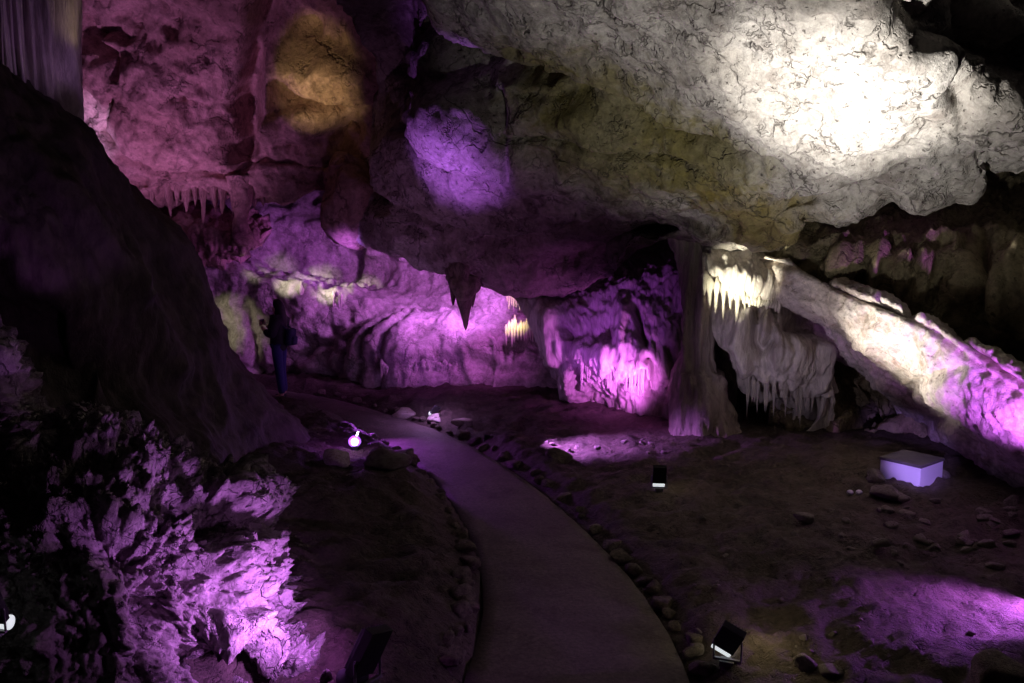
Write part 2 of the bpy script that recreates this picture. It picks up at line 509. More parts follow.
ceiling = sheet('ceiling', ceil_rows, M['ceiling'], 330, 210, ceil_feats, noise_rock(.14, .07, .022, .8, 1.7, 6), back=(0, .5, .9))
tag(ceiling, 'pale limestone ceiling sloping down to a dark overhang', 'ceiling', kind='structure')

# upper left ceiling and wall above the back gallery
wl_rows = [
    [(20, -120, 12.5), (150, -120, 12.0), (260, -120, 11.0), (400, -120, 10)],
    [(30, -10, 14.6), (150, -10, 14.2), (230, -10, 13.8), (300, -10, 13.6), (400, -10, 13.2)],
    [(40, 80, 15.3), (150, 80, 14.9), (230, 80, 14.9), (300, 80, 14.9), (390, 80, 14.4)],
    [(50, 150, 15.8), (150, 155, 15.4), (240, 150, 15.4), (320, 150, 15.3), (400, 150, 15.0)],
    [(90, 180, 16.0), (170, 178, 15.7), (240, 168, 15.5), (320, 168, 15.3), (400, 172, 15.1)],
    [(110, 205, 16.2), (170, 196, 16.0), (240, 190, 15.8), (300, 200, 15.6), (345, 220, 15.2), (372, 218, 15.0), (400, 225, 15)],
    [(110, 200, 17.6), (170, 190, 17.4), (240, 185, 17.2), (300, 195, 17.0), (345, 205, 16.6), (372, 205, 16.4), (400, 210, 16.4)],
]
wl_feats = [
    ('crack', [(268, -20), (262, 20), (258, 60), (246, 105), (243, 150)], 12, .7),
    ('crack', [(290, -20), (285, 25), (295, 40)], 22, .6),
    ('bump', (345, 20), 40, 45, 0, -.5),
    ('dome', (322, 76), 62, 27, 16, .38), ('dome', (298, 124), 42, 20, -10, .38), ('ridge', [(262, 55), (269, 100), (264, 142)], 6, .25),
    ('crack', [(278, 80), (300, 99), (335, 106)], 7, .38), ('bump', (345, 130), 22, 24, 0, -.4),
    ('dome', (350, 190), 30, 36, 0, .5),
    ('bump', (318, 205), 16, 30, 0, -.6),
    ('crack', [(125, 40), (112, 30), (95, 35), (108, 50)], 5, .35),
    ('crack', [(88, 20), (100, 45), (118, 55), (120, 70)], 6, .25),
    ('crack', [(180, 93), (205, 100), (225, 103)], 2, .12),
    ('crack', [(118, 100), (105, 130), (130, 155), (160, 170), (230, 175), (262, 160), (330, 165)], 4, .22),
    ('bump', (165, 90), 55, 50, 0, .3),
    ('bump', (185, 152), 35, 14, -12, .15),
]
wall_left = sheet('wall_left', wl_rows, M['pink'], 190, 170, wl_feats, noise_rock(.22, .10, .03, .7, 1.6, 5), back=(0, .8, .8))
tag(wall_left, 'warm rock wall high on the left over the far gallery', 'wall', kind='structure')

# far gallery wall with its ledge, hollow and rounded mound
wb_rows = [
    [(60, 120, 20.5), (240, 160, 20.5), (400, 180, 20), (560, 220, 18), (740, 240, 16)],
    [(70, 205, 18.6), (160, 208, 18.4), (250, 214, 18.6), (330, 225, 18.4), (430, 245, 17.6), (520, 280, 16.3), (620, 290, 14.8), (740, 300, 13.8)],
    [(90, 235, 17.4), (190, 238, 17.3), (240, 252, 18.0), (300, 268, 18.2), (350, 262, 18.2), (430, 275, 17.5), (520, 305, 16.0), (620, 330, 14.6), (740, 340, 13.6)],
    [(90, 262, 16.9), (190, 258, 16.8), (240, 268, 16.8), (300, 284, 16.8), (350, 290, 17.0), (430, 308, 16.8), (520, 325, 15.8), (620, 360, 14.4), (740, 380, 13.4)],
    [(90, 320, 16.9), (200, 320, 16.8), (300, 330, 16.7), (400, 340, 16.1), (480, 345, 15.8), (540, 360, 15.4), (620, 395, 14.3), (740, 410, 13.4)],
    [(90, 372, 16.6), (200, 372, 16.6), (300, 374, 16.5), (400, 378, 15.7), (480, 384, 15.4), (540, 392, 15.0), (620, 412, 14.2), (740, 430, 13.4)],
    [(90, 404, 16.6), (200, 402, 16.8), (300, 400, 16.7), (400, 408, 16.0), (480, 414, 15.7), (540, 424, 14.9), (620, 434, 14.0), (740, 450, 13.0)],
    [(90, 430, 16.4), (200, 428, 16.6), (300, 425, 16.5), (400, 428, 15.8), (480, 432, 15.5), (540, 440, 14.7), (620, 450, 13.9), (740, 470, 13.0)],
]
wb_feats = [
    ('dome', (415, 358), 85, 42, 0, .55),
    ('crack', [(345, 372), (350, 345), (385, 325), (420, 318)], 3.5, .22),
    ('crack', [(365, 380), (372, 350), (400, 328)], 3, .16),
    ('crack', [(390, 378), (395, 350), (412, 330)], 2.5, .10),
    ('step', [(372, 366), (420, 370), (470, 366), (520, 372)], 10, .2),
    ('step', [(300, 350), (330, 340), (350, 352)], 8, .12),
    ('step', [(200, 362), (260, 366), (340, 372)], 12, .2),
    ('bump', (300, 240), 46, 16, 10, -.3), ('step', [(346, 281), (320, 279), (290, 272), (240, 254), (190, 234)], 22, .45),
    ('bump', (370, 272), 40, 16, 15, -.4),
    ('crack', [(330, 285), (352, 262), (362, 248)], 4, .3),
    ('step', [(365, 292), (400, 294), (440, 300), (480, 303)], 8, .16),
    ('bump', (262, 265), 14, 9, 0, -.3),
    ('crack', [(205, 330), (225, 340), (222, 375)], 9, .35),
    ('crack', [(248, 300), (255, 340), (262, 392)], 5, .2),
    ('bump', (500, 340), 30, 30, 0, .2),
    ('ridge', [(498, 356), (500, 392)], 3, .2), ('ridge', [(545, 320), (540, 350)], 4, .15),
    ('crack', [(352, 376), (362, 392), (360, 402)], 3, .15),
    ('bump', (310, 372), 20, 7, 8, .18),
]
wall_back = sheet('wall_back', wb_rows, M['wall'], 330, 150, wb_feats, noise_rock(.22, .085, .028, .8, 1.7, 5), back=(0, 1.0, 0))
tag(wall_back, 'far gallery wall of rounded flowstone lit purple', 'wall', kind='structure')

# right-hand wall under the ceiling lip
wr_rows = [
    [(735, 170, 13.0), (850, 165, 12.8), (960, 160, 12.3), (1210, 160, 11.5)],
    [(745, 215, 12.3), (850, 208, 12.2), (960, 205, 11.8), (1210, 205, 11.0)],
    [(760, 248, 12.0), (815, 250, 11.4), (880, 250, 11.1), (960, 250, 10.8), (1010, 255, 10.4), (1210, 250, 9.9)],
    [(770, 262, 11.9), (820, 265, 11.2), (880, 275, 10.8), (960, 290, 10.4), (1010, 290, 9.9), (1210, 295, 9.4)],
    [(770, 290, 12.3), (840, 305, 11.9), (900, 330, 11.6), (960, 350, 11.0), (1210, 380, 9.6)],
    [(770, 350, 12.6), (840, 360, 12.4), (900, 390, 12.1), (960, 410, 11.6), (1210, 440, 10.2)],
    [(770, 410, 12.6), (840, 412, 12.3), (900, 418, 12.6), (960, 425, 12.2), (1210, 470, 10.4)],
    [(770, 440, 12.3), (840, 428, 11.9), (900, 424, 11.8), (960, 436, 11.5), (1210, 490, 10.2)],
    [(770, 490, 11.7), (840, 485, 11.3), (900, 478, 11.4), (960, 478, 11.2), (1210, 540, 9.6)],
]
wr_feats = [
    ('dome', (868, 268), 60, 22, 8, .16), ('dome', (950, 285), 60, 30, 20, .18), ('dome', (1024, 290), 34, 34, 0, .4),
    ('crack', [(985, 250), (990, 275), (988, 300)], 5, .3),
    ('crack', [(905, 252), (912, 275), (905, 295)], 3, .12), ('crack', [(800, 262), (860, 256), (930, 266), (980, 262)], 3, .15),
    ('bump', (862, 276), 20, 7, 5, -.25), ('bump', (830, 256), 16, 8, 5, .12), ('bump', (940, 262), 14, 8, 5, .15),
    ('step', [(845, 440), (870, 412), (900, 414), (960, 412), (985, 420)], 9, .6),
    ('bump', (880, 370), 30, 22, 20, .25), ('bump', (930, 400), 24, 18, 30, .2),
    ('dome', (915, 440), 50, 24, 0, .25), ('dome', (850, 445), 22, 22, 0, .3),
    ('bump', (885, 448), 20, 10, 10, -.35),
]
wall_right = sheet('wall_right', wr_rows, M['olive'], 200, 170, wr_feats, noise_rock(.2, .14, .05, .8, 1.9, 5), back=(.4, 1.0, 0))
tag(wall_right, 'dark olive rock wall under the ceiling lip on the right', 'wall', kind='structure')

# ------------------------------------------------------------------ large rock formations
# the long pale slab leaning down to the right
slab_rows = [
    [(738, 256, 12.6), (800, 273, 11.8), (870, 297, 10.9), (930, 330, 10.2), (1030, 378, 9.1), (1130, 425, 8.0)],
    [(738, 250, 11.9), (790, 263, 11.2), (830, 281, 10.7), (872, 290, 10.2), (920, 316, 9.5), (980, 343, 8.8), (1030, 368, 8.2), (1130, 415, 7.2)],
    [(742, 266, 11.9), (800, 285, 11.1), (850, 305, 10.3), (900, 330, 9.6), (960, 365, 8.9), (1030, 405, 8.0), (1130, 455, 7.0)],
    [(745, 280, 12.0), (800, 305, 11.2), (845, 322, 10.5), (862, 345, 10.3), (905, 366, 9.8), (930, 396, 9.4), (965, 412, 9.0), (1030, 450, 8.2), (1130, 500, 7.2)],
    [(745, 284, 12.6), (800, 312, 11.9), (845, 335, 11.4), (900, 378, 10.6), (930, 404, 10.4), (972, 428, 10.1), (1000, 465, 9.9), (1030, 495, 9.6), (1130, 560, 8.6)],
    [(755, 288, 13.0), (820, 330, 12.4), (900, 390, 11.4), (960, 425, 11.0), (985, 470, 10.5), (1005, 522, 9.8), (1130, 600, 8.8)],
]
slab_feats = [
    ('crack', [(760, 262), (800, 268), (830, 284), (860, 300), (872, 304), (915, 314)], 2.4, .12),
    ('crack', [(880, 300), (940, 335), (985, 372), (1024, 400)], 3, .08),
    ('step', [(905, 388), (930, 372), (955, 366)], 7, .12),
    ('crack', [(955, 330), (1000, 372), (1035, 398)], 4, .14),
    ('crack', [(1012, 470), (1005, 482), (1000, 490)], 3, .1),
]
slab = sheet('rock_slab', slab_rows, M['slab'], 210, 110, slab_feats, noise_rock(.10, .045, .02, .8, 2.2, 8), back=(.5, .6, -.6))
tag(slab, 'long pale rock slab slanting down to the right, lit white then purple', 'rock slab')

# flowstone mound in silhouette on the left
ridge_rows = [
    [(-90, -30, 9.4), (0, 70, 9.6), (75, 130, 10.0), (165, 232, 10.9), (240, 362, 11.9), (290, 430, 12.3), (350, 480, 12.4)],
    [(-90, -10, 7.9), (0, 86, 8.1), (45, 124, 8.3), (78, 142, 8.5), (120, 190, 8.9), (165, 241, 9.3), (192, 288, 9.6), (216, 328, 9.8), (242, 374, 10.1), (272, 414, 10.3), (310, 452, 10.4), (350, 500, 10.2)],
    [(-100, 60, 7.2), (0, 150, 7.4), (70, 215, 7.6), (140, 310, 8.2), (200, 400, 8.7), (260, 475, 9.2), (345, 525, 9.6)],
    [(-110, 160, 6.9), (0, 240, 7.0), (70, 310, 7.3), (130, 390, 7.7), (190, 470, 8.0), (250, 525, 8.3), (335, 555, 8.7)],
    [(-110, 280, 7.0), (0, 340, 7.2), (70, 400, 7.4), (130, 470, 7.5), (190, 540, 7.5), (250, 580, 7.6), (330, 600, 7.7)],
    [(-110, 420, 7.0), (0, 470, 7.0), (70, 520, 7.0), (130, 570, 7.0), (190, 610, 7.0), (250, 640, 7.0), (330, 650, 6.9)],
]
ridge_feats = [
    ('bump', (90, 365), 90, 40, 25, -.55),
    ('ridge', [(60, 190), (110, 260), (150, 320), (185, 370)], 10, .12),
    ('ridge', [(20, 150), (80, 230), (130, 300)], 8, .08),
]
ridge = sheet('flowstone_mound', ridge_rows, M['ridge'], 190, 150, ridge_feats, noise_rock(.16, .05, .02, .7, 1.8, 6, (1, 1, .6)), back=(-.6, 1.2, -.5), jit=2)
tag(ridge, 'huge dark flowstone mound sloping from top left down to the path', 'rock mound')

# ribbed curtain hanging top left
cur_rows = [
    [(-70, -90, 8.8), (-10, -90, 9.2), (30, -90, 9.4), (60, -90, 9.7), (74, -90, 10.4)],
    [(-70, 0, 8.8), (-10, 0, 9.2), (30, 0, 9.4), (58, 0, 9.7), (71, 0, 10.4)],
    [(-70, 70, 8.8), (-10, 70, 9.2), (30, 70, 9.4), (57, 70, 9.7), (68, 70, 10.4)],
    [(-70, 175, 8.8), (-10, 175, 9.2), (30, 175, 9.4), (54, 175, 9.7), (63, 175, 10.4)],
]


def rib_noise(p):
    q = np.stack([p[:, 0] + .6 * p[:, 1], p[:, 1] * 0, p[:, 2] * .06], 1)
    return .16 * fbm(q * 2.2, 2) + .12 * np.abs(np.sin(q[:, 0] * 17 + 2.0 * fbm(q * 2, 2))) + .05 * np.abs(np.sin(q[:, 0] * 47)) + .03 * fbm(q * 18, 2)


curtain = sheet('flowstone_curtain', cur_rows, M['flow'], 170, 60, [('crack', [(20, -100), (27, 60), (35, 180)], 4, .2), ('crack', [(52, -100), (50, 60), (46, 180)], 2.5, .15)], rib_noise, back=(-1.0, .8, 0), jit=0)
tag(curtain, 'tall ribbed flowstone curtain hanging at the top left behind the dark mound', 'flowstone')

# rough boulder lower left
bl_rows = [
    [(-90, 330, 6.2), (-20, 345, 6.1), (4, 372, 6.1), (12, 440, 6.0), (40, 448, 6.0), (75, 425, 6.1), (140, 455, 6.2), (200, 480, 6.3), (236, 495, 6.4), (262, 540, 6.4), (300, 625, 6.2)],
    [(-90, 340, 5.4), (-20, 352, 5.3), (2, 380, 5.3), (12, 448, 5.3), (40, 456, 5.3), (75, 434, 5.4), (140, 462, 5.5), (195, 487, 5.6), (232, 500, 5.7), (254, 548, 5.7), (272, 575, 5.7), (290, 632, 5.6)],
    [(-100, 420, 5.0), (0, 470, 4.9), (60, 480, 4.9), (120, 505, 4.9), (180, 530, 5.0), (225, 560, 5.2), (258, 590, 5.4), (292, 645, 5.4)],
    [(-100, 520, 4.7), (0, 550, 4.6), (60, 560, 4.6), (120, 580, 4.6), (180, 600, 4.8), (230, 620, 5.0), (270, 640, 5.2), (310, 660, 5.3)],
    [(-100, 620, 4.5), (0, 640, 4.4), (60, 640, 4.4), (120, 650, 4.5), (180, 650, 4.8), (230, 655, 5.1), (280, 665, 5.2), (325, 675, 5.2)],
    [(-100, 760, 4.2), (0, 760, 4.2), (120, 760, 4.4), (180, 740, 4.6), (230, 720, 4.9), (280, 710, 5.0), (340, 705, 5.0)],
]
bl_feats = [
    ('bump', (110, 545), 45, 20, 12, -.30), ('bump', (215, 530), 22, 16, 20, -.30), ('bump', (165, 500), 22, 14, 0, -.18),
    ('ridge', [(60, 520), (95, 512), (128, 525)], 7, .12), ('dome', (245, 505), 30, 16, 30, .2),
    ('bump', (85, 470), 24, 12, 0, -.12),
    ('ridge', [(75, 530), (115, 600), (120, 640)], 9, .1), ('bump', (150, 610), 24, 40, 10, -.3),
    ('dome', (236, 570), 36, 38, 0, .14), ('ridge', [(205, 625), (240, 620), (300, 672)], 8, .14),
    ('bump', (190, 590), 14, 26, 20, -.1), ('bump', (210, 665), 26, 18, 20, -.3),
]


def bl_noise(p):
    return .12 * fbm(p * 1.3, 3) + .09 * ridged(p * 2.8, 4) + .06 * billow(p * 8, 3) + .035 * billow(p * 17, 2) + .012 * fbm(p * 35, 2)


boulder = sheet('rough_boulder', bl_rows, M['boulder'], 260, 210, bl_feats, bl_noise, back=(-.3, .7, -.4), jit=5)
tag(boulder, 'rough craggy boulder in the lower left corner, lit purple from its right', 'boulder')

# flowstone cascade with a fringe, bright purple, middle
fc_rows = [
    [(505, 275, 14.6), (560, 278, 14.2), (620, 272, 13.6), (700, 255, 13.2)],
    [(512, 292, 13.9), (560, 295, 13.6), (620, 290, 13.2), (700, 280, 12.8)],
    [(534, 330, 13.5), (570, 325, 13.1), (620, 325, 12.8), (650, 325, 12.6), (705, 320, 12.6)],
    [(545, 355, 13.5), (575, 356, 12.9), (610, 362, 12.6), (650, 365, 12.4), (705, 360, 12.4)],
    [(555, 372, 13.7), (585, 376, 13.2), (612, 380, 13.0), (645, 388, 12.8), (705, 385, 12.6)],
    [(566, 390, 13.9), (590, 398, 13.5), (620, 404, 13.2), (650, 414, 12.9), (705, 415, 12.6)],
    [(575, 400, 14.4), (600, 412, 14.0), (630, 420, 13.5), (660, 430, 13.0), (705, 440, 12.7)],
    [(575, 430, 14.6), (600, 440, 14.2), (630, 445, 13.8), (660, 450, 13.3), (705, 460, 12.9)],
]
fc_feats = [
    ('bump', (600, 328), 26, 14, -10, -.22), ('crack', [(634, 305), (638, 330), (646, 340)], 3.5, .3), ('ridge', [(624, 310), (622, 345)], 5, .15),
    ('crack', [(648, 358), (655, 380)], 3.5, .35), ('crack', [(641, 372), (646, 386)], 3, .3), ('crack', [(578, 370), (580, 382)], 3, .25),
    ('crack', [(562, 325), (566, 335)], 3.5, .25), ('crack', [(668, 345), (675, 372)], 4, .25), ('bump', (548, 315), 14, 20, 0, .15),
    ('dome', (575, 385), 12, 24, -20, .15), ('crack', [(652, 390), (665, 400)], 3, .15),
]
cascade = sheet('flowstone_cascade', fc_rows, M['flow'], 190, 150, fc_feats, noise_flow(.14, .07, .016, 3.2), back=(0, .9, .1))
tag(cascade, 'bulging flowstone cascade left of the column, glowing bright purple', 'flowstone')

# flowstone curtain right of the column
fd_rows = [
    [(695, 238, 12.6), (740, 240, 12.5), (790, 262, 12.4), (840, 300, 12.4)],
    [(700, 250, 11.8), (740, 252, 11.7), (775, 275, 11.8), (832, 318, 12.0)],
    [(704, 275, 11.5), (740, 278, 11.35), (780, 292, 11.5), (834, 325, 11.9)],
    [(712, 300, 11.8), (745, 300, 11.6), (785, 312, 11.6), (834, 340, 11.9)],
    [(716, 330, 11.8), (750, 325, 11.5), (790, 330, 11.4), (834, 355, 11.9)],
    [(722, 360, 11.9), (755, 360, 11.5), (790, 362, 11.4), (834, 380, 11.9)],
    [(738, 385, 12.2), (765, 388, 11.8), (795, 390, 11.7), (834, 405, 11.9)],
    [(748, 410, 12.8), (770, 412, 12.4), (800, 415, 12.1), (834, 425, 11.8)],
    [(745, 440, 13.0), (775, 442, 12.5), (805, 445, 12.0), (834, 455, 11.6)],
    [(742, 475, 12.6), (775, 475, 12.2), (805, 478, 11.7), (834, 480, 11.4)],
]
fd_feats = [
    ('step', [(705, 288), (725, 292), (745, 298), (780, 300)], 9, .35),
    ('crack', [(758, 312), (756, 340), (760, 352), (772, 340)], 4, .18), ('bump', (796, 325), 12, 9, 0, -.35),
    ('ridge', [(768, 300), (766, 330)], 4, .12), ('ridge', [(748, 312), (742, 340), (750, 365)], 6, .15),
    ('bump', (745, 335), 16, 22, 0, .12), ('bump', (800, 350), 14, 14, 0, .12), ('step', [(735, 392), (760, 398), (785, 402), (815, 396)], 12, .3), ('crack', [(822, 330), (820, 380), (812, 425)], 4, .4), ('ridge', [(814, 345), (818, 400), (815, 445)], 6, .3),
    ('bump', (757, 424), 14, 11, 0, -.9), ('bump', (806, 440), 6, 16, 0, -.5), ('bump', (728, 380), 7, 30, -15, -.5),
    ('ridge', [(768, 425), (765, 450)], 4, .25), ('ridge', [(792, 425), (794, 455)], 4, .2),
]
drape = sheet('flowstone_drapery', fd_rows, M['flow'], 150, 190, fd_feats, lambda p: noise_flow(.10, .045, .02, 4.5)(p) + .05 * ridged(p * np.array([2.4, 2.4, 1.2]), 4), back=(.2, .9, 0), jit=2.0)
tag(drape, 'grey flowstone drapery with a white lit top, right of the column', 'flowstone')


def lofted(name, rings, mat, nth=120, per=10, noise=None, parent=None):
    """closed vertical body through rings (px, py, depth, half width px, half depth m)"""
    R = np.array(rings, float)
    t = np.linspace(0, len(R) - 1, per * len(R))
    S = crom(R, t)
    th = np.linspace(0, 2 * math.pi, nth, endpoint=False)
    vs = []
    for (px, py, d, hw, hd) in S:
        c = P(px, py, d); w = hw / FPX * d
        vs.append(np.stack([c[0] + w * np.cos(th), c[1] + hd * np.sin(th), np.full(nth, c[2])], 1))
    vs = np.array(vs)
    ctr = vs.mean(1, keepdims=True)
    nrm = vs - ctr; nrm /= np.linalg.norm(nrm, axis=-1, keepdims=True) + 1e-9
    if noise:
        vs = vs + nrm * noise(vs.reshape(-1, 3)).reshape(vs.shape[:2])[..., None]
    nr = len(S)
    flat = vs.reshape(-1, 3)
    fs = []
    for i in range(nr - 1):
        for j in range(nth):
            k = (j + 1) % nth
            fs.append((i * nth + j, i * nth + k, (i + 1) * nth + k, (i + 1) * nth + j))
    fs.append(tuple(range(nth))); fs.append(tuple(range((nr - 1) * nth, nr * nth))[::-1])
    return mesh_obj(name, flat, fs, mat, parent)


col = lofted('cave_column', [(694, 232, 12.2, 24, .35), (695, 262, 12.1, 17, .28), (698, 300, 12.0, 15, .25), (697, 340, 12.0, 15, .26), (696, 366, 12.0, 17, .28),
                             (698, 374, 12.0, 23, .36), (700, 400, 11.95, 28, .42), (706, 430, 11.9, 36, .5), (712, 455, 11.8, 46, .6), (716, 480, 11.7, 60, .8)],
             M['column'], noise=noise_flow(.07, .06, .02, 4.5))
tag(col, 'grey flowstone column standing between floor and ceiling with a flared foot', 'rock column')

# ------------------------------------------------------------------ stalactites
def spike_mesh(name, seed, sides=12, segs=14, bend=.05, lobes=.18):
    """unit stalactite: root at z=0, tip at z=-1, radius 1 at the root"""
    r = np.random.RandomState(seed)
    th = np.linspace(0, 2 * math.pi, sides, endpoint=False)
    ph = r.uniform(0, 6.28, 3); bx, by = r.uniform(-1, 1, 2) * bend
    vs = []
    for (z, f) in ((.45, .25), (.30, .6)):
        vs += [(f * math.cos(a), f * math.sin(a), z) for a in th]
    for i in range(segs):
        t = i / (segs - 1)
        rad = (1 - t) ** .62 * .8 + .22 * math.exp(-t * 7) + .03 * (1 - t)
        rad *= 1 + .12 * math.sin(9 * t + ph[0])
        ring = rad * (1 + lobes * np.sin(3 * th + ph[1] + 2 * t) + .4 * lobes * np.sin(5 * th + ph[2]))
        vs += [(ring[j] * math.cos(th[j]) + bx * t * t * 6, ring[j] * math.sin(th[j]) + by * t * t * 6, .12 - 1.12 * t) for j in range(sides)]
    segs += 2
    fs = []
    for i in range(segs - 1):
        for j in range(sides):
            k = (j + 1) % sides
            fs.append((i * sides + j, i * sides + k, (i + 1) * sides + k, (i + 1) * sides + j))
    fs.append(tuple(range(sides))); fs.append(tuple(range((segs - 1) * sides, segs * sides))[::-1])
    me = bpy.data.meshes.new(name); me.from_pydata(vs, [], fs); me.update()
    bm = bmesh.new(); bm.from_mesh(me); bmesh.ops.recalc_face_normals(bm, faces=bm.faces); bm.to_mesh(me); bm.free()
    me.polygons.foreach_set('use_smooth', [True] * len(me.polygons))
    return me


SPK = {}


def spike(mat, px, py, d, wpx, lpx, label, group=None, name='stalactite', var=None):
    var = random.randrange(4) if var is None else var
    key = (mat, var)
    if key not in SPK:
        SPK[key] = spike_mesh(name, 20 + var); SPK[key].materials.append(M[mat])
    o = bpy.data.objects.new(name, SPK[key]); COL.objects.link(o)
    o.location = V(P(px, py, d)); s = d / FPX
    o.scale = (wpx * s * .5, wpx * s * .5, lpx * s)
    o.rotation_euler = (0, 0, random.uniform(0, 6.28))
    return tag(o, label, 'stalactite', group)


# the dark hanging group over the path: three things
spike('dim', 463, 274, 13.25, 26, 58, 'long dark stalactite hanging against the bright purple wall', var=0)
spike('dim', 453, 274, 13.3, 13, 32, 'short dark stalactite at the left side of the long dark one', var=1)
spike('dim', 474, 276, 13.3, 13, 32, 'short dark stalactite at the right side of the long dark one', var=2)
tag(lofted('hanging_rock', [(474, 248, 14.5, 34, .4), (470, 262, 13.9, 27, .34), (466, 274, 13.45, 19, .26), (464, 286, 13.25, 13, .17), (463, 300, 13.2, 8, .1)], M['dim'], 60, 8,
           noise_flow(.04, .06, .01, 5)), 'dark rock pendant under the overhang from which the dark stalactites grow', 'rock')

# fringe on the left wall
for (x, y, l, w) in [(152, 182, 26, 9), (168, 186, 30, 12), (186, 188, 24, 11), (203, 190, 34, 9), (214, 190, 22, 9), (222, 188, 26, 10), (232, 186, 30, 7), (142, 184, 18, 8), (177, 188, 18, 8), (195, 190, 16, 7), (255, 186, 22, 10), (262, 188, 18, 10)]:
    spike('pink', x, y, 15.75, w, l, 'brown stalactite in the fringe under the warm left wall', 'stalactites under the left wall')
tag(lofted('stalagmite_column', [(242, 176, 15.6, 14, .25), (242, 190, 15.6, 10, .16), (241, 205, 15.6, 7, .12), (241, 222, 15.7, 6, .1), (243, 236, 15.9, 9, .16), (246, 246, 16.2, 14, .25)],
           M['pink'], 40, 8, noise_flow(.03, .03, .01, 6)), 'slender brown column joining the fringe to the ledge on the far left', 'rock column')
# lower hanging band left, above the ledge
lb_rows = [
    [(120, 205, 17.2), (200, 212, 17.0), (260, 222, 17.2)],
    [(130, 215, 16.5), (200, 220, 16.3), (262, 236, 16.5)],
    [(150, 238, 16.3), (200, 245, 16.1), (255, 246, 16.4)],
    [(165, 262, 16.6), (205, 268, 16.5), (240, 258, 16.7)],
    [(165, 265, 17.2), (205, 270, 17.2), (240, 260, 17.2)],
]
tag(sheet('rock_shelf', lb_rows, M['pink'], 90, 60, [], noise_flow(.12, .10, .02, 3.2), back=(0, .7, .1)), 'brown fluted rock shelf beside the dark mound on the far left', 'rock')

# bright white fringe beside the column
for k, (x, y, l, w) in enumerate([(710, 285, 22, 8), (717, 288, 26, 7), (724, 290, 30, 6), (730, 288, 22, 7), (738, 288, 44, 7), (745, 286, 26, 6), (733, 284, 18, 9), (705, 278, 18, 8)]):
    spike('white', x, y, 11.38, w, l, 'white stalactite in the lit fringe at the head of the drapery', 'white stalactites beside the column')
for k in range(13):
    x = 744 + k * 2.9
    hgt = random.uniform(12, 26)
    o = spike('white', x, 296 + k * .5, 11.3 + .01 * k, random.uniform(5, 8), hgt, 'stubby white stalagmite in the bright row above the drapery', 'white stubs above the drapery', name='stalagmite')
    o.rotation_euler[0] = math.pi; o['category'] = 'stalagmite'
# purple fringe on the cascade
for k in range(22):
    t = k / 21
    x = 582 + 62 * t + random.uniform(-1, 1); y = 358 + 10 * t + random.uniform(-2, 2)
    spike('flow', x, y, 12.85 - .3 * t, random.uniform(3.5, 6), random.uniform(14, 36), 'small stalactite in the bright purple fringe of the cascade', 'fringe of the purple cascade')
# fringe of the drapery
for k in range(24):
    x = 742 + random.uniform(0, 72); y = 378 + random.uniform(-10, 10) + .12 * (x - 742)
    spike('flow', x, y, 11.52 + .15 * abs(x - 778) / 36, random.uniform(3, 5.5), random.uniform(16, 36), 'thin grey stalactite in the fringe of the drapery', 'fringe of the grey drapery')
# small yellow-lit fringes far back
for k in range(7):
    spike('white', 507 + k * 2.2, 292 + random.uniform(-1, 1), 15.2, 3.5, random.uniform(10, 20), 'tiny yellow stalactite under the overhang beside the cascade', 'tiny yellow stalactites high at the back')
for k in range(12):
    spike('white', 506 + k * 3, 326 + random.uniform(-3, 5), 15.0, 4, random.uniform(12, 22), 'tiny yellow stalactite on the far wall left of the cascade', 'yellow fringe on the far wall')
# teeth under the mound of the far wall
for k in range(20):
    spike('flow', 380 + random.uniform(0, 92), 366 + random.uniform(-4, 3), 15.2, random.uniform(3, 6), random.uniform(6, 14), 'tiny purple stalactite under the rounded mound of the far wall', 'teeth under the far mound')
for (x, y, l, w) in [(301, 292, 24, 5), (333, 296, 12, 4), (341, 297, 10, 4)]:
    spike('white', x, y, 16.6, w, l, 'tiny pale stalactite under the lit ledge behind the person', 'stalactites under the lit ledge')

# ------------------------------------------------------------------ loose stones
def stone_mesh(name, seed):
    bm = bmesh.new(); bmesh.ops.create_icosphere(bm, subdivisions=3, radius=1.0)
    v = np.array([x.co[:] for x in bm.verts])
    d = 1 + .35 * fbm(v * .9 + seed * 3.1, 3) + .12 * ridged(v * 1.7 + seed, 3)
    # planed faces
    r = np.random.RandomState(seed)
    for _ in range(7):
        n = r.normal(size=3); n /= np.linalg.norm(n); c = r.uniform(.55, .85)
        vv = v * d[:, None]; over = np.clip(vv @ n - c, 0, None)
        vv = vv - over[:, None] * n * .9
        d = np.linalg.norm(vv, axis=1); v = vv / d[:, None]
    for x, p in zip(bm.verts, v * d[:, None]): x.co = p
    me = bpy.data.meshes.new(name); bm.to_mesh(me); bm.free()
    me.polygons.foreach_set('use_smooth', [True] * len(me.polygons))
    return me


STM = {}
random.seed(21)


def stone(px, py, wpx, label, group=None, mat='stone', name='stone', flat=.65, var=None, cat='stone', sink=.25):
    var = random.randrange(5) if var is None else var
    if (mat, var) not in STM:
        STM[(mat, var)] = stone_mesh(name, var + 1); STM[(mat, var)].materials.append(M[mat])
    o = bpy.data.objects.new(name, STM[(mat, var)]); COL.objects.link(o)
    p = on_ground(px, py); s = wpx * p[1] / FPX / 2
    o.location = (p[0], p[1] + s * .5, p[2] + s * flat * (1 - sink * 2))
    o.scale = (s, s * random.uniform(.7, 1), s * flat); o.rotation_euler = (random.uniform(-.15, .15), random.uniform(-.15, .15), random.uniform(0, 6.28))
    return tag(o, label, cat, group)


